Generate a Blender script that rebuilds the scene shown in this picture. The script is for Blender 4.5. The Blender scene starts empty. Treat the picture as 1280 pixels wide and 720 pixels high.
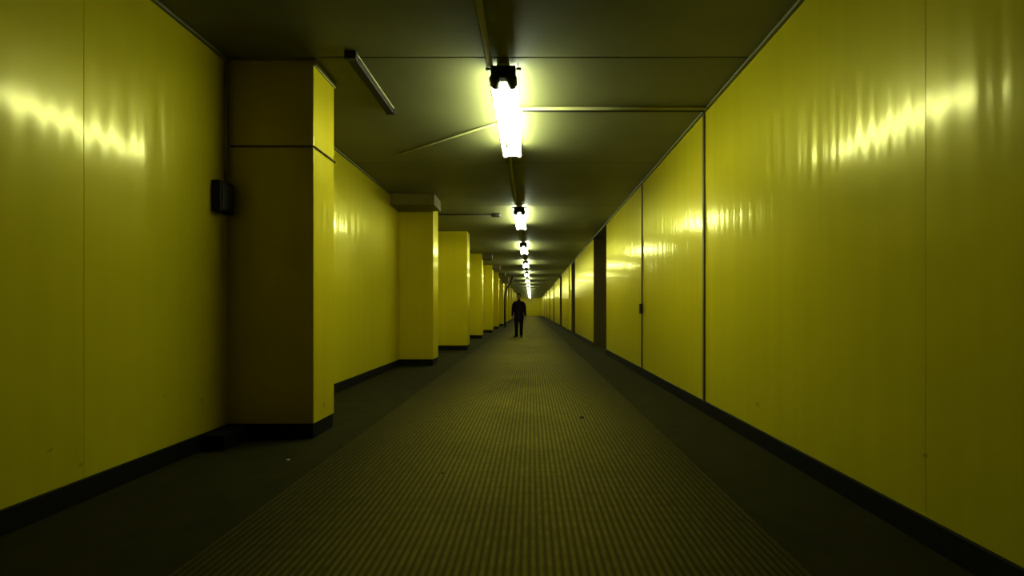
import bpy, bmesh, math, random
from mathutils import Vector, Matrix
random.seed(4)
C = bpy.context.scene.collection
S = bpy.context.scene

# ------------------------------------------------------------------ camera
F, VX, VY, EYE = 540.0, 664.0, 387.0, 1.12
cd = bpy.data.cameras.new('camera'); cam = bpy.data.objects.new('camera', cd); C.objects.link(cam)
cam.location = (0, 0, EYE); cam.rotation_euler = (math.pi/2, 0, 0)
cd.sensor_width = 36; cd.lens = F/1280*36
cd.shift_x = -(VX-640)/1280; cd.shift_y = (VY-360)/1280
cd.clip_start = 0.05; cd.clip_end = 300
S.camera = cam
# ------------------------------------------------------------------ world, exposure
w = bpy.data.worlds.new('world'); S.world = w; w.use_nodes = True
w.node_tree.nodes['Background'].inputs[0].default_value = (0, 0, 0, 1)
w.node_tree.nodes['Background'].inputs[1].default_value = 0
S.view_settings.view_transform = 'Standard'; S.view_settings.look = 'None'
S.view_settings.gamma = 1; S.view_settings.use_curve_mapping = False
S.view_settings.exposure = 0.0
LAMP_POWER = 92.0
LAMP_COLOR = (0.87, 1.0, 0.62)

# room measures (metres); y runs down the corridor
H, XL, XR, YB, YE = 3.28, -2.63, 1.89, -3.0, 78.0
SK = 0.13                      # skirting height

# ------------------------------------------------------------------ materials
def nodes(name):
    m = bpy.data.materials.new(name); m.use_nodes = True
    return m, m.node_tree.nodes, m.node_tree.links, m.node_tree.nodes['Principled BSDF']

def flat(name, col, rough=0.6, metal=0.0, var=0.15, scale=8.0, bump=0.0, spec=.5):
    m, n, l, b = nodes(name)
    tc = n.new('ShaderNodeTexCoord'); nz = n.new('ShaderNodeTexNoise')
    nz.inputs['Scale'].default_value = scale; nz.inputs['Detail'].default_value = 4
    l.new(tc.outputs['Object'], nz.inputs['Vector'])
    mx = n.new('ShaderNodeMix'); mx.data_type = 'RGBA'
    mx.inputs[6].default_value = (*[c*(1-var) for c in col], 1)
    mx.inputs[7].default_value = (*[min(1, c*(1+var)) for c in col], 1)
    l.new(nz.outputs['Fac'], mx.inputs[0]); l.new(mx.outputs[2], b.inputs['Base Color'])
    b.inputs['Roughness'].default_value = rough; b.inputs['Metallic'].default_value = metal
    b.inputs['Specular IOR Level'].default_value = spec
    if bump:
        bp = n.new('ShaderNodeBump'); bp.inputs['Strength'].default_value = bump; bp.inputs['Distance'].default_value = 0.004
        l.new(nz.outputs['Fac'], bp.inputs['Height']); l.new(bp.outputs[0], b.inputs['Normal'])
    return m

GL = (0.72, 0.75)
def panel_mat(name, col, scuffs=()):
    """glossy yellow enamelled boarding: fine upright ripples, faint marks"""
    m, n, l, b = nodes(name)
    geo = n.new('ShaderNodeNewGeometry')
    def mapped(sc):
        mp = n.new('ShaderNodeMapping'); mp.inputs['Scale'].default_value = sc
        l.new(geo.outputs['Position'], mp.inputs['Vector']); return mp
    def noise(sc, detail=3):
        z = n.new('ShaderNodeTexNoise'); z.inputs['Scale'].default_value = 1; z.inputs['Detail'].default_value = detail
        l.new(mapped(sc).outputs[0], z.inputs['Vector']); return z
    tone = noise((1.1, 1.1, 0.7), 4)
    streak = noise((9, 9, 0.15), 2)
    mul = n.new('ShaderNodeMath'); mul.operation = 'MULTIPLY_ADD'; mul.inputs[1].default_value = 0.5
    l.new(streak.outputs['Fac'], mul.inputs[0]); 
    hf = n.new('ShaderNodeMath'); hf.operation = 'MULTIPLY'; hf.inputs[1].default_value = 0.5
    l.new(tone.outputs['Fac'], hf.inputs[0]); l.new(hf.outputs[0], mul.inputs[2])
    mx = n.new('ShaderNodeMix'); mx.data_type = 'RGBA'
    mx.inputs[6].default_value = (*[c*0.80 for c in col], 1); mx.inputs[7].default_value = (*[c*1.16 for c in col], 1)
    l.new(mul.outputs[0], mx.inputs[0])
    last = mx.outputs[2]
    for (p, r, k) in scuffs:           # scuff marks at their own places on the boarding
        d = n.new('ShaderNodeVectorMath'); d.operation = 'DISTANCE'; d.inputs[1].default_value = p
        l.new(geo.outputs['Position'], d.inputs[0])
        sm = n.new('ShaderNodeTexNoise'); sm.inputs['Scale'].default_value = 40
        l.new(geo.outputs['Position'], sm.inputs['Vector'])
        ad = n.new('ShaderNodeMath'); ad.operation = 'MULTIPLY_ADD'; ad.inputs[1].default_value = r*1.6
        l.new(sm.outputs['Fac'], ad.inputs[0]); l.new(d.outputs['Value'], ad.inputs[2])
        rg = n.new('ShaderNodeMapRange'); rg.inputs[1].default_value = r*0.9; rg.inputs[2].default_value = r*1.7
        rg.inputs[3].default_value = k; rg.inputs[4].default_value = 0
        l.new(ad.outputs[0], rg.inputs[0])
        q = n.new('ShaderNodeMix'); q.data_type = 'RGBA'; q.inputs[7].default_value = (0.10, 0.085, 0.02, 1)
        l.new(rg.outputs[0], q.inputs[0]); l.new(last, q.inputs[6]); last = q.outputs[2]
    r1 = noise((9, 9, 0.5), 1); r2 = noise((1.0, 1.0, 0.8), 1)
    bp = n.new('ShaderNodeBump'); bp.inputs['Strength'].default_value = 1; bp.inputs['Distance'].default_value = 0.0055
    l.new(r1.outputs['Fac'], bp.inputs['Height'])
    bp2 = n.new('ShaderNodeBump'); bp2.inputs['Strength'].default_value = 1; bp2.inputs['Distance'].default_value = 0.012
    l.new(r2.outputs['Fac'], bp2.inputs['Height']); l.new(bp.outputs[0], bp2.inputs['Normal'])
    # matt pigment under two tinted layers of varnish: a clear one and a hazy one
    n.remove(b)
    df = n.new('ShaderNodeBsdfDiffuse'); l.new(last, df.inputs['Color'])
    def gloss(rough, col):
        g = n.new('ShaderNodeBsdfGlossy'); g.inputs['Roughness'].default_value = rough; g.inputs['Color'].default_value = (*col, 1)
        l.new(bp2.outputs[0], g.inputs['Normal']); return g
    g1 = gloss(0.15, (1, .88, .42)); g2 = gloss(0.36, (1, .90, .16))
    fr = n.new('ShaderNodeFresnel'); fr.inputs['IOR'].default_value = 1.45
    def mixs(fac_mul, A, B):
        q = n.new('ShaderNodeMath'); q.operation = 'MULTIPLY'; q.inputs[1].default_value = fac_mul; l.new(fr.outputs[0], q.inputs[0])
        x = n.new('ShaderNodeMixShader'); l.new(q.outputs[0], x.inputs[0]); l.new(A.outputs[0], x.inputs[1]); l.new(B.outputs[0], x.inputs[2]); return x
    x1 = mixs(GL[1], df, g2); x2 = mixs(GL[0], x1, g1)
    l.new(x2.outputs[0], n['Material Output'].inputs['Surface'])
    return m

YEL = (0.43, 0.36, 0.007)
M_wallL = panel_mat('yellow_boarding_left', YEL, [((XL, 2.36, 0.35), .02, .5), ((XL, 2.52, 0.21), .02, .5), ((XL, 3.45, 0.40), .03, .35), ((XL, 3.1, 0.5), .02, .3)])
M_wallR = panel_mat('yellow_boarding_right', YEL, [((XR, 3.6, 0.33), .035, .5), ((XR, 2.07, 0.42), .02, .6), ((XR, 3.1, 0.2), .02, .4)])
M_pillar = panel_mat('yellow_pillar_boarding', (0.44, 0.355, 0.006), [((-1.884, 3.93, 0.25), .03, .6), ((-1.884, 3.85, 0.2), .02, .5)])
M_skirt = flat('black_rubber_skirting', (0.004, 0.003, 0.0025), 0.6, spec=.15)
M_cond = flat('cream_painted_conduit', (0.30, 0.28, 0.11), 0.6, spec=.2)
M_dark = flat('dark_brown_metal', (0.018, 0.013, 0.007), 0.6, spec=.2)
M_black = flat('black_plastic', (0.010, 0.009, 0.008), 0.5)
M_brown = flat('brown_painted_timber', (0.075, 0.052, 0.012), 0.55, spec=.2)
M_white = flat('white_enamel', (0.75, 0.75, 0.66), 0.4, var=0.04)
M_joint = flat('dark_joint_strip', (0.05, 0.035, 0.012), 0.5)
M_header = flat('olive_painted_board', (0.13, 0.11, 0.014), 0.6, spec=.2)
M_gutter = flat('dark_concrete_margin', (0.021, 0.018, 0.004), 0.95, var=0.35, scale=5, bump=0.3, spec=.04)
M_litter = flat('dark_grit', (0.02, 0.015, 0.01), 0.9)
M_pale = flat('pale_grit', (0.45, 0.42, 0.3), 0.9)

def ceiling_mat():
    m, n, l, b = nodes('drab_painted_ceiling')
    geo = n.new('ShaderNodeNewGeometry')
    z = n.new('ShaderNodeTexNoise'); z.inputs['Scale'].default_value = 0.9; z.inputs['Detail'].default_value = 6
    l.new(geo.outputs['Position'], z.inputs['Vector'])
    r = n.new('ShaderNodeValToRGB'); r.color_ramp.elements[0].color = (0.102, 0.099, 0.038, 1); r.color_ramp.elements[1].color = (0.145, 0.142, 0.058, 1)
    r.color_ramp.elements[0].position = .3; r.color_ramp.elements[1].position = .7
    l.new(z.outputs['Fac'], r.inputs[0]); l.new(r.outputs[0], b.inputs['Base Color'])
    b.inputs['Roughness'].default_value = 0.5; b.inputs['Specular IOR Level'].default_value = 0.3
    z2 = n.new('ShaderNodeTexNoise'); z2.inputs['Scale'].default_value = 60; l.new(geo.outputs['Position'], z2.inputs['Vector'])
    bp = n.new('ShaderNodeBump'); bp.inputs['Strength'].default_value = .3; bp.inputs['Distance'].default_value = .002
    l.new(z2.outputs['Fac'], bp.inputs['Height']); l.new(bp.outputs[0], b.inputs['Normal'])
    return m
M_ceil = ceiling_mat()

def carpet_mat():
    """olive ribbed matting: ribs run down the corridor, broken into short studs"""
    m, n, l, b = nodes('olive_ribbed_matting')
    geo = n.new('ShaderNodeNewGeometry'); sp = n.new('ShaderNodeSeparateXYZ'); l.new(geo.outputs['Position'], sp.inputs[0])
    def M(op, a, c=None, d=None):
        q = n.new('ShaderNodeMath'); q.operation = op
        for i, v in enumerate((a, c, d)):
            if v is None: continue
            if isinstance(v, (int, float)): q.inputs[i].default_value = v
            else: l.new(v, q.inputs[i])
        return q.outputs[0]
    sx = M('SINE', M('MULTIPLY', sp.outputs[0], 2*math.pi/0.036))
    sy = M('SINE', M('MULTIPLY', sp.outputs[1], 2*math.pi/0.085))
    rib = M('MULTIPLY_ADD', sx, .5, .5); dash = M('MULTIPLY_ADD', sy, .12, .88)
    hgt = M('MULTIPLY', rib, dash)
    z = n.new('ShaderNodeTexNoise'); z.inputs['Scale'].default_value = 1.3; z.inputs['Detail'].default_value = 5
    l.new(geo.outputs['Position'], z.inputs['Vector'])
    z3 = n.new('ShaderNodeTexNoise'); z3.inputs['Scale'].default_value = 1; z3.inputs['Detail'].default_value = 2
    m3 = n.new('ShaderNodeMapping'); m3.inputs['Scale'].default_value = (38, 9, 1); l.new(geo.outputs['Position'], m3.inputs['Vector']); l.new(m3.outputs[0], z3.inputs['Vector'])
    f = M('MULTIPLY', hgt, M('MULTIPLY_ADD', z3.outputs['Fac'], 1.6, .1))
    mx = n.new('ShaderNodeMix'); mx.data_type = 'RGBA'; mx.inputs[6].default_value = (0.066, 0.053, 0.006, 1); mx.inputs[7].default_value = (0.170, 0.138, 0.016, 1)
    l.new(f, mx.inputs[0])
    mz = n.new('ShaderNodeMix'); mz.data_type = 'RGBA'; mz.blend_type = 'MULTIPLY'; mz.inputs[0].default_value = 1
    rp = n.new('ShaderNodeMapRange'); rp.inputs[1].default_value = .3; rp.inputs[2].default_value = .7; rp.inputs[3].default_value = .8; rp.inputs[4].default_value = 1.15
    l.new(z.outputs['Fac'], rp.inputs[0]); l.new(mx.outputs[2], mz.inputs[6]); l.new(rp.outputs[0], mz.inputs[7])
    # paler along the middle, fading darker towards its edges
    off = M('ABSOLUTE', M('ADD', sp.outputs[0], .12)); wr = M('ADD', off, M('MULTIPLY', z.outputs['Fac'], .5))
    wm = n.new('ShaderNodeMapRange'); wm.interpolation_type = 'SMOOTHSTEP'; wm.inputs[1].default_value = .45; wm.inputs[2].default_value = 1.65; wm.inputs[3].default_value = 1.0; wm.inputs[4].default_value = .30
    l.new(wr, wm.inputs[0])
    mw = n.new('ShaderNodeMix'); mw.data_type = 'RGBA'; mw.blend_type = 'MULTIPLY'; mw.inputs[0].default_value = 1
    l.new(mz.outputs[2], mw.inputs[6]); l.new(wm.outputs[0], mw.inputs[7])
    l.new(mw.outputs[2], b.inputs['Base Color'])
    b.inputs['Roughness'].default_value = 0.95; b.inputs['Specular IOR Level'].default_value = 0.06
    bp = n.new('ShaderNodeBump'); bp.inputs['Strength'].default_value = .6; bp.inputs['Distance'].default_value = .004
    l.new(hgt, bp.inputs['Height']); l.new(bp.outputs[0], b.inputs['Normal'])
    return m
M_carpet = carpet_mat()

def lamp_mat():
    m, n, l, b = nodes('lit_fluorescent_glass')
    b.inputs['Base Color'].default_value = (.8, .8, .75, 1)
    b.inputs['Emission Color'].default_value = (*LAMP_COLOR, 1); b.inputs['Emission Strength'].default_value = LAMP_POWER
    return m
M_lamp = lamp_mat()

# ------------------------------------------------------------------ helpers
def box(bm, x0, x1, y0, y1, z0, z1, bevel=0.0, mi=0, rot=None):
    r = bmesh.ops.create_cube(bm, size=1)
    vs = r['verts']
    c = Vector(((x0+x1)/2, (y0+y1)/2, (z0+z1)/2))
    for v in vs: v.co = Vector((v.co.x*(x1-x0), v.co.y*(y1-y0), v.co.z*(z1-z0)))
    if rot is not None: 
        for v in vs: v.co = rot @ v.co
    for v in vs: v.co += c
    fs = {f for v in vs for f in v.link_faces}
    for f in fs: f.material_index = mi
    if bevel:
        es = list({e for f in fs for e in f.edges})
        bmesh.ops.bevel(bm, geom=es, offset=bevel, segments=2, affect='EDGES', profile=.5)

def tube(bm, pts, r, seg=12, caps=True):
    pts = [Vector(p) for p in pts]
    rings = []
    up = None
    for i, p in enumerate(pts):
        if i == 0: t = (pts[1]-pts[0]).normalized()
        elif i == len(pts)-1: t = (pts[-1]-pts[-2]).normalized()
        else: t = ((pts[i+1]-p).normalized() + (p-pts[i-1]).normalized()).normalized()
        if up is None: up = Vector((0, 0, 1)) if abs(t.z) < .9 else Vector((1, 0, 0))
        a = t.cross(up).normalized(); b_ = a.cross(t).normalized(); up = b_
        rr = r[i] if isinstance(r, (list, tuple)) else r
        rings.append([bm.verts.new(p + a*math.cos(k*2*math.pi/seg)*rr + b_*math.sin(k*2*math.pi/seg)*rr) for k in range(seg)])
    for A, B in zip(rings, rings[1:]):
        for k in range(seg):
            f = bm.faces.new((A[k], A[(k+1) % seg], B[(k+1) % seg], B[k])); f.smooth = True
    if caps: bm.faces.new(list(reversed(rings[0]))); bm.faces.new(rings[-1])

def rounded(pts, rad=0.05, n=5):
    """polyline with its corners turned into bends"""
    P = [Vector(p) for p in pts]; out = [P[0]]
    for a, b_, c in zip(P, P[1:], P[2:]):
        p0 = b_+(a-b_).normalized()*rad; p1 = b_+(c-b_).normalized()*rad
        for k in range(n+1):
            t = k/n; out.append(p0*(1-t)**2 + b_*2*t*(1-t) + p1*t*t)
    out.append(P[-1]); return out

def obj(name, bm, mats, parent=None):
    bmesh.ops.recalc_face_normals(bm, faces=bm.faces)
    me = bpy.data.meshes.new(name); bm.to_mesh(me); bm.free()
    for m in (mats if isinstance(mats, (list, tuple)) else [mats]): me.materials.append(m)
    o = bpy.data.objects.new(name, me); C.objects.link(o)
    if parent is not None: o.parent = parent
    return o
def tag(o, label, cat, group=None):
    o['label'] = label; o['category'] = cat
    if group: o['group'] = group
    return o
def thing(name, label, cat, loc=(0, 0, 0), group=None):
    o = bpy.data.objects.new(name, None); C.objects.link(o); o.location = loc; o.empty_display_size = .2
    return tag(o, label, cat, group)
def struct(name, bm, mats):
    o = obj(name, bm, mats); o['kind'] = 'structure'; return o
def dup(root, loc, label, group=None):
    r = root.copy(); C.objects.link(r); r.location = loc; r['label'] = label
    if group: r['group'] = group
    for ch in list(root.children):
        c = ch.copy(); C.objects.link(c); c.parent = r
        for g in ch.children:
            d = g.copy(); C.objects.link(d); d.parent = c
    return r

# ------------------------------------------------------------------ the shell
T = 0.12
bm = bmesh.new(); box(bm, XL-T-.8, XR+T+1.2, YB-T, YE+T, -T, 0); struct('floor', bm, M_gutter)

# ceiling boards with open joints across the corridor
bm = bmesh.new()
cj = [YB-T, -.9, 1.4, 3.70, 6.37, 8.95]
while cj[-1] < YE-2.6: cj.append(cj[-1]+2.62)
cj.append(YE+T)
for a, b_ in zip(cj, cj[1:]):
    box(bm, XL-T-.8, XR+T+1.2, a+.006, b_-.006, H, H+T, .004)
box(bm, XL-T-.8, XR+T+1.2, YB-T, YE+T, H+T-.02, H+T+.06, mi=1)
struct('ceiling', bm, [M_ceil, M_dark])

# left wall: boarding in tall panels
bm = bmesh.new()
lj = [YB-T, -.1, 2.54, 5.18, 7.82]
while lj[-1] < YE-2.7: lj.append(lj[-1]+2.64)
lj.append(YE+T)
for a, b_ in zip(lj, lj[1:]): box(bm, XL-T, XL, a+.0008, b_-.0008, 0, H+T, .0012)
box(bm, XL-T-.05, XL-T+.02, YB-T, YE+T, 0, H+T, mi=1)
struct('wall_left', bm, [M_wallL, M_dark])

# right wall: boarding broken by side openings, which are lined in brown
openings = [(10.86, 13.10), (18.6, 20.3), (26.6, 28.6), (35.2, 36.8), (43.5, 45.2), (52, 53.6), (60.5, 62)]
bm = bmesh.new()
seams = [-.57, 2.07, 4.70, 7.34, 15.9, 23.4, 31.8, 40, 48.5, 57, 66, 72]
edges = sorted(seams + [v for o in openings for v in o] + [YB-T, YE+T])
for a, b_ in zip(edges, edges[1:]):
    if any(abs(a-o[0]) < 1e-6 for o in openings): continue
    box(bm, XR, XR+T, a+.0008, b_-.0008, 0, H+T, .0012)
for a, b_ in openings:      # pocket behind each opening
    D = .75
    box(bm, XR+T, XR+D, b_, b_+.1, 0, H, mi=1)
    box(bm, XR+.004, XR+T, b_-.012, b_+.004, 0, H, mi=1)
    box(bm, XR+T, XR+D, a-.1, a, 0, H, mi=1)
    box(bm, XR+D, XR+D+.1, a-.1, b_+.1, 0, H, mi=1)
prev = YB-T
for a, b_ in openings + [(YE+T, YE+T)]:
    box(bm, XR+T-.02, XR+T+.05, prev, a, 0, H+T, mi=1); prev = b_
struct('wall_right', bm, [M_wallR, M_brown])

bm = bmesh.new(); box(bm, XL-T, XR+T, YE, YE+T, 0, H+T); struct('wall_end', bm, M_wallR)
bm = bmesh.new(); box(bm, XL-T, XR+T, YB-T, YB, 0, H+T); struct('wall_back', bm, M_wallR)

# skirtings
LP = [(3.74, 4.13, -1.884), (8.60, 9.05, -1.95), (11.9, 12.35, -1.76), (16.7, 17.15, -1.90), (21.0, 21.45, -1.88),
      (25.2, 25.6, -1.90), (29.8, 30.2, -1.90), (34.5, 34.9, -1.9), (39.2, 39.6, -1.9), (44, 44.4, -1.9), (49, 49.4, -1.9),
      (54, 54.4, -1.9), (59, 59.4, -1.9), (64, 64.4, -1.9), (69, 69.4, -1.9)]
bm = bmesh.new(); prev = YB
for a, b_, _ in LP + [(YE, YE, 0)]:
    box(bm, XL, XL+.022, prev, a, 0, SK, .004); prev = b_
struct('baseboard_left', bm, M_skirt)
bm = bmesh.new(); prev = YB
for a, b_ in openings + [(YE, YE)]:
    box(bm, XR-.022, XR, prev, a, 0, SK, .004); prev = b_
struct('baseboard_right', bm, M_skirt)
# cove strips where the walls meet the ceiling
bm = bmesh.new(); box(bm, XR-.035, XR, YB, YE, H-.028, H, .006); struct('trim_1', bm, M_ceil)
bm = bmesh.new(); prev = YB
for a, b_, _ in LP + [(YE, YE, 0)]:
    box(bm, XL, XL+.03, prev, a, H-.025, H, .006); prev = b_
struct('trim_2', bm, M_ceil)

# ------------------------------------------------------------------ matting on the floor
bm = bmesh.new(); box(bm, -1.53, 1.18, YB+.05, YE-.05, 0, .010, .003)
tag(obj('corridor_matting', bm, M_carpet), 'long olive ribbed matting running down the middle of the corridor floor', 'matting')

# ------------------------------------------------------------------ ceiling lights
LX = -.245
LIGHT_Y = [3.76, 8.92, 13.7, 18.7] + [24.1+5*k for k in range(11)]
def make_light():
    t = thing('fluorescent_light', 'largest and nearest twin-tube fluorescent light on the ceiling', 'ceiling light', (LX, LIGHT_Y[0], H), 'twin-tube lights in a row along the ceiling')
    bm = bmesh.new(); box(bm, -.055, .055, .02, 1.98, -.060, -.001, .006); obj('housing', bm, M_white, t)
    for x in (-.128, .128):
        bm = bmesh.new(); box(bm, x-.003, x+.003, .03, 1.98, -.012, -.001); obj('side_rail', bm, M_dark, t)
    for x in (-.092, .092):
        bm = bmesh.new(); tube(bm, [(x, .10, -.140), (x, 1.90, -.140)], .024, 16); obj('tube', bm, M_lamp, t)
    bm = bmesh.new(); box(bm, -.11, .11, 0, .09, -.135, -.03, .012); obj('lampholder', bm, M_black, t)
    for x in (-.075, .075):
        bm = bmesh.new(); tube(bm, [(x, -.02, -.145), (x, 0, -.145), (x, .10, -.145), (x, .13, -.145)], [.030, .046, .046, .036], 16); obj('end_cap', bm, M_black, t)
        bm = bmesh.new(); tube(bm, [(x*1.227, 1.89, -.140), (x*1.227, 1.93, -.140)], .025, 14); obj('tube_cap', bm, M_white, t)
    bm = bmesh.new(); box(bm, -.11, .11, 1.90, 1.93, -.150, -.05, .006); obj('bracket', bm, M_white, t)
    for x in (-.135, .135):
        bm = bmesh.new(); box(bm, x-.022, x+.022, .03, .055, -.055, -.035, .004); obj('wing_screw', bm, M_black, t)
    for x in (-.04, .04):
        bm = bmesh.new(); tube(bm, rounded([(x, 1.90, -.12), (x, 2.08, -.09), (x, 2.14, 0)], .03), .010, 8); obj('flex_lead', bm, M_cond, t)
    return t
L0 = make_light()
LL = ['second twin-tube fluorescent light from the near end, level with a side conduit box',
      'third twin-tube fluorescent light down the ceiling row',
      'fourth twin-tube fluorescent light down the ceiling row',
      'fifth ceiling light of the row, first of those that shrink to bright specks',
      'sixth ceiling light of the row, a bright speck above the standing person',
      'seventh ceiling light of the row, a bright speck closer above the person',
      'eighth ceiling light of the row, a bright speck just over the person']
for i, y in enumerate(LIGHT_Y[1:]):
    dup(L0, (LX, y, H), LL[i] if i < len(LL) else 'tiny distant fluorescent light merging into the bright dotted row at corridor end')

# ------------------------------------------------------------------ pillars on the left
def make_pillar(i, y0, y1, x1, label, head=None):
    t = thing('pillar', label, 'pillar', ((XL+x1)/2, (y0+y1)/2, 0), 'square yellow pillars along the left wall')
    w_, d_ = (x1-XL)/2, (y1-y0)/2
    top = H if head is None else H-head
    bm = bmesh.new(); box(bm, -w_, w_, -d_, d_, SK, top, .006); obj('shaft', bm, M_pillar, t)
    bm = bmesh.new(); box(bm, -w_, w_+.0-.01, -d_+.01, d_-.01, 0, SK); obj('skirting', bm, M_skirt, t)
    return t
plab = ['near yellow pillar with a shadowed front, largest on the left',
        'second yellow pillar from the left, topped by a boxed header',
        'third yellow pillar on the left, standing clear of the boxed one',
        'fourth yellow pillar on the left, just beyond the bright plain one',
        'fifth yellow pillar on the left, before the dark bent pipe',
        'sixth yellow pillar on the left, beside the dark bent pipe'] + ['far narrow yellow pillar past the bent pipe beside the standing person']*20
for i, (a, b_, x1) in enumerate(LP):
    make_pillar(i, a, b_, x1, plab[i])
# boxed headers above some pillars
bm = bmesh.new(); box(bm, XL+.002, -1.80, 8.02, 8.59, H-.21, H-.003, .008)
tag(obj('boxed_header', bm, M_header), 'dull olive boxed header over the second left pillar', 'header box', 'boxes above the left pillars')
for k, y in enumerate((16.3, 20.6, 24.8)):
    bm = bmesh.new(); box(bm, -1.9 if k else -1.9, -1.52, y+.4, y+.85, H-.22, H, .008)
    tag(obj('bracket_box', bm, M_brown), ['brown box at the ceiling beside the fourth left pillar', 'brown box at the ceiling beside the fifth left pillar', 'brown box at the ceiling beside the sixth left pillar'][k], 'header box', 'boxes above the left pillars')
# pillar corner trim on the first pillar
bm = bmesh.new(); box(bm, -1.884, -1.868, 3.74, 4.13, H-.05, H, .004)
tag(obj('ceiling_batten', bm, M_cond), 'short pale batten at the top of the near left pillar', 'batten')

# ------------------------------------------------------------------ conduits and fittings
def conduit(name, pts, r, mat, label, cat='conduit', bend=.05, group=None):
    bm = bmesh.new(); tube(bm, rounded(pts, bend) if len(pts) > 2 else pts, r, 12)
    return tag(obj(name, bm, mat), label, cat, group)
CX = -.335
bm = bmesh.new(); box(bm, CX-.055, CX-.005, YB+.01, 5.70, H-.030, H-.001, .006)
tag(obj('ceiling_conduit', bm, M_cond), 'pale square conduit running overhead towards the nearest light and along its left side', 'conduit', 'conduits linking the ceiling lights')
for k, (a, b_) in enumerate(zip(LIGHT_Y[:3], LIGHT_Y[1:4])):
    bm = bmesh.new(); box(bm, CX+.02, CX+.055, a+2.16, b_-.03, H-.030, H-.001, .006)
    tag(obj('ceiling_conduit', bm, M_cond), ['pale conduit on the ceiling between the first and second lights', 'pale conduit on the ceiling between the second and third lights'][k] if k < 2 else 'short pale conduit on the ceiling between the third and fourth lights', 'conduit', 'conduits linking the ceiling lights')

# cross conduit from the first light to the right wall and down it
cr = conduit('cross_conduit', [(LX+.13, 4.60, H-.018), (XR-.02, 4.60, H-.018)], .017, M_cond, 'thin pale conduit crossing the ceiling from the nearest light to the right wall')
bm = bmesh.new(); box(bm, -.13+LX+.28, XR-.036, 4.625, 4.665, H-.030, H, .003)
tag(obj('cover_strip', bm, M_dark), 'dark cover strip beside the thin conduit crossing the near ceiling', 'strip')
bm = bmesh.new(); box(bm, XR-.018, XR, 4.685, 4.725, SK, H-.03, .003)
tag(obj('joint_strip', bm, M_joint), 'dark upright joint strip on the right wall, nearest of the two', 'joint strip', 'upright joint strips on the right wall')
t = thing('joint_strip', 'dark upright joint strip on the right wall, farther one with a small box halfway', 'joint strip', (XR, 7.34, 0), 'upright joint strips on the right wall')
bm = bmesh.new(); box(bm, -.020, 0, -.02, .02, SK, H-.03, .003); obj('strip', bm, M_joint, t)
bm = bmesh.new(); box(bm, -.05, 0, -.045, .045, 1.05, 1.22, .006); obj('switch_box', bm, M_dark, t)

conduit('slanting_conduit', [(LX-.16, 4.98, H-.012), (-1.45, 5.72, H-.012), (-1.88, 6.01, H-.012)], .011, M_cond, 'thin pale conduit slanting over the ceiling left of the nearest light', bend=.03)
t = thing('side_conduit', 'dark conduit with a round box reaching left from the second light', 'conduit', (0, 9.68, H))
bm = bmesh.new(); tube(bm, [(-2.2, 0, -.03), (-.86, 0, -.03)], .016, 10); obj('pipe', bm, M_dark, t)
bm = bmesh.new(); tube(bm, [(-.90, 0, -.045), (-.87, 0, -.045), (-.72, 0, -.045), (-.69, 0, -.045)], [.03, .048, .048, .03], 14); obj('end_box', bm, M_black, t)

# unlit dark batten on the ceiling
t = thing('ceiling_track', 'short dark unlit bar fixed to the ceiling left of the nearest light', 'bar', (-1.51, 3.62, H))
bm = bmesh.new(); box(bm, -.045, .035, 0, 1.02, -.06, 0, .008); obj('rail', bm, M_dark, t)
bm = bmesh.new(); box(bm, .036, .044, .02, 1.0, -.014, 0, .002); obj('edge_strip', bm, M_cond, t)
for y in (0.0, 1.02):
    bm = bmesh.new(); box(bm, -.05, .05, y-.02, y+.02, -.066, 0, .006); obj('end_cap', bm, M_black, t)

# corner pipe and switch box by the first pillar
bm = bmesh.new(); tube(bm, [(XL+.012, 3.70, 2.18), (XL+.012, 3.70, H-.03)], .009, 10)
tag(obj('upright_pipe', bm, M_cond), 'thin pale pipe rising from the wall box beside the near left pillar', 'pipe')
t = thing('wall_box', 'small dark box on the left wall beside the near pillar', 'switch box', (XL, 3.62, 2.06))
bm = bmesh.new(); box(bm, 0, .075, -.07, .09, -.13, .13, .008); obj('case', bm, M_dark, t)
bm = bmesh.new(); box(bm, .075, .085, -.055, .075, -.11, .11, .003); obj('lid', bm, M_black, t)
# cable round the first pillar
xf = -1.884
conduit('pillar_cable', [(XL+.03, 3.728, 2.53), (xf+.012, 3.728, 2.53), (xf+.012, 4.142, 2.53), (-2.3, 4.142, 2.53)], .007, M_brown, 'thin brown cable strapped round the near left pillar above head height', 'cable', .02)
bm = bmesh.new(); box(bm, XL, -2.13, 4.145, 4.20, 2.60, 2.66, .005)
tag(obj('wall_bracket', bm, M_cond), 'pale bracket poking out behind the near left pillar', 'bracket')
# kick block in the corner before the pillar
bm = bmesh.new(); box(bm, XL+.022, XL+.20, 3.42, 3.735, 0, SK-.005, .01)
tag(obj('corner_block', bm, M_skirt), 'black block on the floor in the corner before the near left pillar', 'block')
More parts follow.
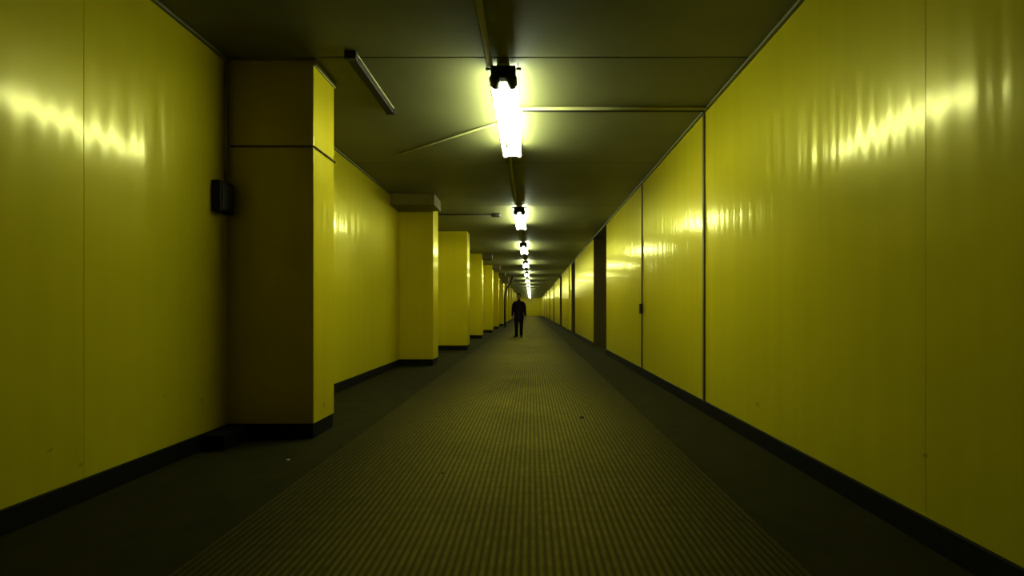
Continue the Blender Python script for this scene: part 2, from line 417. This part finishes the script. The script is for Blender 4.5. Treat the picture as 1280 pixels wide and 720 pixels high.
# dark bent pipe far on the left
py = 27.5
pts = [(-1.68, py, 0), (-1.68, py, 1.85)] + [(-1.68+.62*(1-math.cos(a)), py, 1.85+.95*math.sin(a)) for a in [k*math.pi/20 for k in range(1, 11)]] + [(-.7, py, H-.42), (-.3, py, H-.3)]
t = thing('bent_pipe', 'dark bent pipe standing on the floor far left, arching towards the ceiling', 'pipe', (0, 0, 0))
bm = bmesh.new(); tube(bm, [(-1.68, py, 0), (-1.68, py, 1.9), (-1.66, py, 2.15), (-1.56, py, 2.42), (-1.42, py, 2.65), (-1.28, py, 2.86), (-1.2, py, H-.001)], .06, 12); obj('pipe', bm, M_dark, t)
bm = bmesh.new(); tube(bm, [(-1.68, py, 0), (-1.68, py, .05)], .13, 16); obj('foot_flange', bm, M_black, t)
bm = bmesh.new(); box(bm, -1.9, -1.45, py-.06, py+.06, H-.5, H-.12, .02); obj('bracket', bm, M_brown, t)
# light cladding strip on the right beyond the second opening
bm = bmesh.new(); box(bm, XR-.05, XR-.0, 21.2, 22.6, SK, H-.05, .006)
tag(obj('cladding_board', bm, M_pillar), 'narrow pale cladding board on the right wall past the second opening', 'board')

# ------------------------------------------------------------------ grit on the floor
def grit(x, y, r, z0, mat, label):
    bm = bmesh.new(); bmesh.ops.create_icosphere(bm, subdivisions=2, radius=r)
    for v in bm.verts:
        v.co *= 1+random.uniform(-.18, .18); v.co.z *= .55
    lo = min(v.co.z for v in bm.verts)
    for v in bm.verts: v.co.z -= lo
    o = obj('litter_scrap', bm, mat); o.location = (x, y, z0)
    tag(o, label, 'scrap', 'scraps lying on the floor')
grit((728-664)/137*1.11, 605/137, .022, .010, M_litter, 'small dark scrap on the matting, right of centre')
grit(-1.80, 3.2, .012, 0, M_pale, 'tiny pale scrap on the dark floor margin before the near pillar')
grit(-.60, 605/207.0, .010, .010, M_litter, 'tiny dark scrap on the matting, left of centre nearer the viewer')

# ------------------------------------------------------------------ person
PX, PY = -.50, 17.5
M_skin = flat('skin', (0.10, 0.05, 0.025), .5, var=.05)
M_coat = flat('black_purple_cloth', (0.006, 0.0025, 0.005), .9, spec=.05)
M_trou = flat('dark_trouser_cloth', (0.005, 0.003, 0.004), .9, spec=.05)
M_hair = flat('dark_hair', (0.010, 0.006, 0.004), .9, spec=.1)
M_shoe = flat('black_shoe_leather', (0.006, 0.005, 0.004), .6, spec=.1)
M_shirt = flat('brown_shirt', (0.016, 0.009, 0.010), .8, spec=.1)
person = thing('person', 'person in a dark hip-length coat and trousers standing far down the corridor', 'person', (PX, PY, .010))
def skin_mesh(chains, name):
    """chains: lists of (point, radius); the first chain starts at the root, later ones may start at a named earlier point"""
    vs, es, rs = [], [], []
    idx = {}
    def get(p, r):
        k = tuple(round(c, 4) for c in p)
        if k not in idx: idx[k] = len(vs); vs.append(p); rs.append(r)
        return idx[k]
    for ch in chains:
        pr = None
        for p, r in ch:
            i = get(p, r)
            if pr is not None and pr != i: es.append((pr, i))
            pr = i
    me = bpy.data.meshes.new(name); me.from_pydata(vs, es, [])
    o = bpy.data.objects.new(name, me); C.objects.link(o)
    md = o.modifiers.new('skin', 'SKIN')
    for i, r in enumerate(rs):
        rr = r if isinstance(r, tuple) else (r, r)
        me.skin_vertices[0].data[i].radius = rr
    me.skin_vertices[0].data[0].use_root = True
    md.use_smooth_shade = True
    s = o.modifiers.new('sub', 'SUBSURF'); s.levels = 2; s.render_levels = 2
    return o
def bake(o):
    dg = bpy.context.evaluated_depsgraph_get(); dg.update()
    me = bpy.data.meshes.new_from_object(o.evaluated_get(dg)); me.name = o.name
    bmm = bmesh.new(); bmm.from_mesh(me)
    for f in bmm.faces: f.smooth = True
    bpy.data.objects.remove(o); return bmm
# figure faces the viewer (-y); heights in metres
pel = (0, 0, .93)
ch = [[(pel, .135), ((0, 0, 1.10), .125), ((0, .005, 1.28), .13), ((0, .005, 1.37), .10), ((0, 0, 1.47), .062), ((0, -.005, 1.54), .056), ((0, -.01, 1.60), .085), ((0, -.01, 1.68), .088)]]
for s in (-1, 1):
    sh = (s*.165, .005, 1.365); el = (s*.240, .02, 1.11); wr = (s*.262, -.03, .86); pm = (s*.262, -.045, .79)
    ch.append([((0, .005, 1.37), .10), (sh, .050), (el, .042), (wr, .027), (pm, .034)])
    ft = -.16 if s == 1 else -.13
    an = (s*.095, .03, .09) if s == 1 else (s*.10, -.03, .09)
    kn = (s*.096, -.01, .50) if s == 1 else (s*.098, -.04, .50)
    to = (an[0]+s*(.02 if s == 1 else .10), an[1]-.16, .035)
    ch.append([(pel, .135), ((s*.095, 0, .86), .095), (kn, .060), (an, .042), ((an[0], an[1]+.02, .045), .04), (to, .035)])
body = skin_mesh(ch, 'body')
bb = bake(body)
# skull, face and ears, hands are merged into the same surface
def ball(bmm, c, r, seg=20):
    rr = bmesh.ops.create_uvsphere(bmm, u_segments=seg, v_segments=seg//2, radius=1)
    for v in rr['verts']: v.co = Vector((v.co.x*r[0]+c[0], v.co.y*r[1]+c[1], v.co.z*r[2]+c[2]))
    for v in rr['verts']:
        for f in v.link_faces: f.smooth = True
ball(bb, (0, .0, 1.645), (.076, .095, .105)); ball(bb, (0, -.035, 1.575), (.050, .055, .05))
ball(bb, (0, -.100, 1.622), (.012, .020, .022)); ball(bb, (0, -.088, 1.585), (.024, .012, .007)); ball(bb, (0, -.088, 1.574), (.020, .012, .006))
for s in (-1, 1):
    ball(bb, (s*.076, .005, 1.63), (.010, .020, .030)); ball(bb, (s*.030, -.082, 1.648), (.014, .010, .009)); ball(bb, (s*.030, -.084, 1.668), (.020, .012, .006))
    px, pyy = s*.262, -.045
    ball(bb, (px, pyy, .80), (.018, .042, .052))
    for k, (dy, ln) in enumerate(((-.028, .072), (-.009, .082), (.010, .076), (.028, .060))):
        y0 = pyy+dy
        tube(bb, [(px, y0, .775), (px-s*.004, y0-.002, .755-ln*.15), (px-s*.012, y0-.006, .755-ln*.55), (px-s*.028, y0-.010, .755-ln)], [.010, .0095, .009, .0075], 10)
    tube(bb, [(px-s*.006, pyy-.030, .825), (px-s*.014, pyy-.052, .80), (px-s*.020, pyy-.060, .775), (px-s*.024, pyy-.060, .757)], [.013, .012, .011, .009], 10)
body = obj('body', bb, M_skin, person)
rm = body.modifiers.new('remesh', 'REMESH'); rm.mode = 'VOXEL'; rm.voxel_size = .006; rm.use_smooth_shade = True
def loft(bmm, rings, seg=28, cap=False):
    R = []
    for (cx, cy, z, rx, ry) in rings:
        R.append([bmm.verts.new((cx+rx*math.cos(k*2*math.pi/seg), cy+ry*math.sin(k*2*math.pi/seg), z)) for k in range(seg)])
    for A, B in zip(R, R[1:]):
        for k in range(seg):
            f = bmm.faces.new((A[k], A[(k+1) % seg], B[(k+1) % seg], B[k])); f.smooth = True
# coat: torso, shoulders and sleeves in one cloth surface
bm = bmesh.new()
tr = [(0, 0, .66, .175, .135), (0, 0, .68, .190, .150), (0, 0, .80, .198, .158), (0, 0, .95, .190, .155), (0, 0, 1.10, .178, .150), (0, .005, 1.25, .190, .158), (0, .005, 1.34, .190, .145), (0, .005, 1.40, .150, .115), (0, .003, 1.445, .095, .085), (0, 0, 1.48, .070, .076), (0, 0, 1.50, .072, .076)]
loft(bm, tr)
bm.verts.ensure_lookup_table()
bm.faces.new(list(reversed(bm.verts[:28]))); bm.faces.new(bm.verts[-28:])
for s in (-1, 1):
    tube(bm, [(0, .005, 1.375), (s*.10, .005, 1.382), (s*.165, .005, 1.368), (s*.205, .010, 1.31), (s*.225, .012, 1.24), (s*.243, .02, 1.11), (s*.256, -.005, .97), (s*.262, -.03, .855)], [.085, .080, .076, .070, .066, .058, .050, .044], 20)
coat = obj('coat', bm, M_coat, person); sm = coat.modifiers.new('cloth', 'REMESH'); sm.mode = 'VOXEL'; sm.voxel_size = .009; sm.use_smooth_shade = True
sm = coat.modifiers.new('soft', 'SMOOTH'); sm.factor = .5; sm.iterations = 6
bm = bmesh.new(); box(bm, -.009, .009, -.164, -.150, .72, 1.25, .003); obj('coat_placket', bm, M_shirt, person)
bm = bmesh.new(); tube(bm, [(0, 0, 1.44), (0, -.004, 1.515)], [.066, .062], 20); obj('shirt_collar', bm, M_shirt, person)
bm = bmesh.new()
for s in (-1, 1):
    kn = (-.01 if s == 1 else -.04); an = (.03 if s == 1 else -.03)
    tube(bm, [(s*.085, 0, .95), (s*.095, 0, .80), (s*.097, kn, .50), (s*.098, (kn+an)/2, .28), (s*.098, an, .07)], [.115, .105, .078, .066, .062], 20)
obj('trousers', bm, M_trou, person)
for s in (-1, 1):
    bm = bmesh.new()
    an = (s*.095, .03) if s == 1 else (s*.10, -.03)
    ang = s*(.12 if s == 1 else .55)
    def P(f_, z): return (an[0]+math.sin(ang)*f_, an[1]-math.cos(ang)*f_, z)
    tube(bm, [P(-.085, .04), P(-.07, .045), P(.0, .05), P(.09, .042), P(.16, .036), P(.19, .032)], [.02, .040, .046, .042, .036, .018], 16)
    for v in bm.verts: v.co.z = max(v.co.z, 0)
    obj('shoe', bm, M_shoe, person)
bm = bmesh.new()
rr = bmesh.ops.create_uvsphere(bm, u_segments=24, v_segments=16, radius=1)
for v in rr['verts']: v.co = Vector((v.co.x*.085, v.co.y*.104+.008, v.co.z*.106+1.662))
bmesh.ops.delete(bm, geom=[v for v in bm.verts if (v.co.y < -.035 and v.co.z < 1.70) or v.co.z < 1.59], context='VERTS')
for f in bm.faces: f.smooth = True
hair = obj('hair', bm, M_hair, person); h2 = hair.modifiers.new('thick', 'SOLIDIFY'); h2.thickness = .012; h2.offset = 0
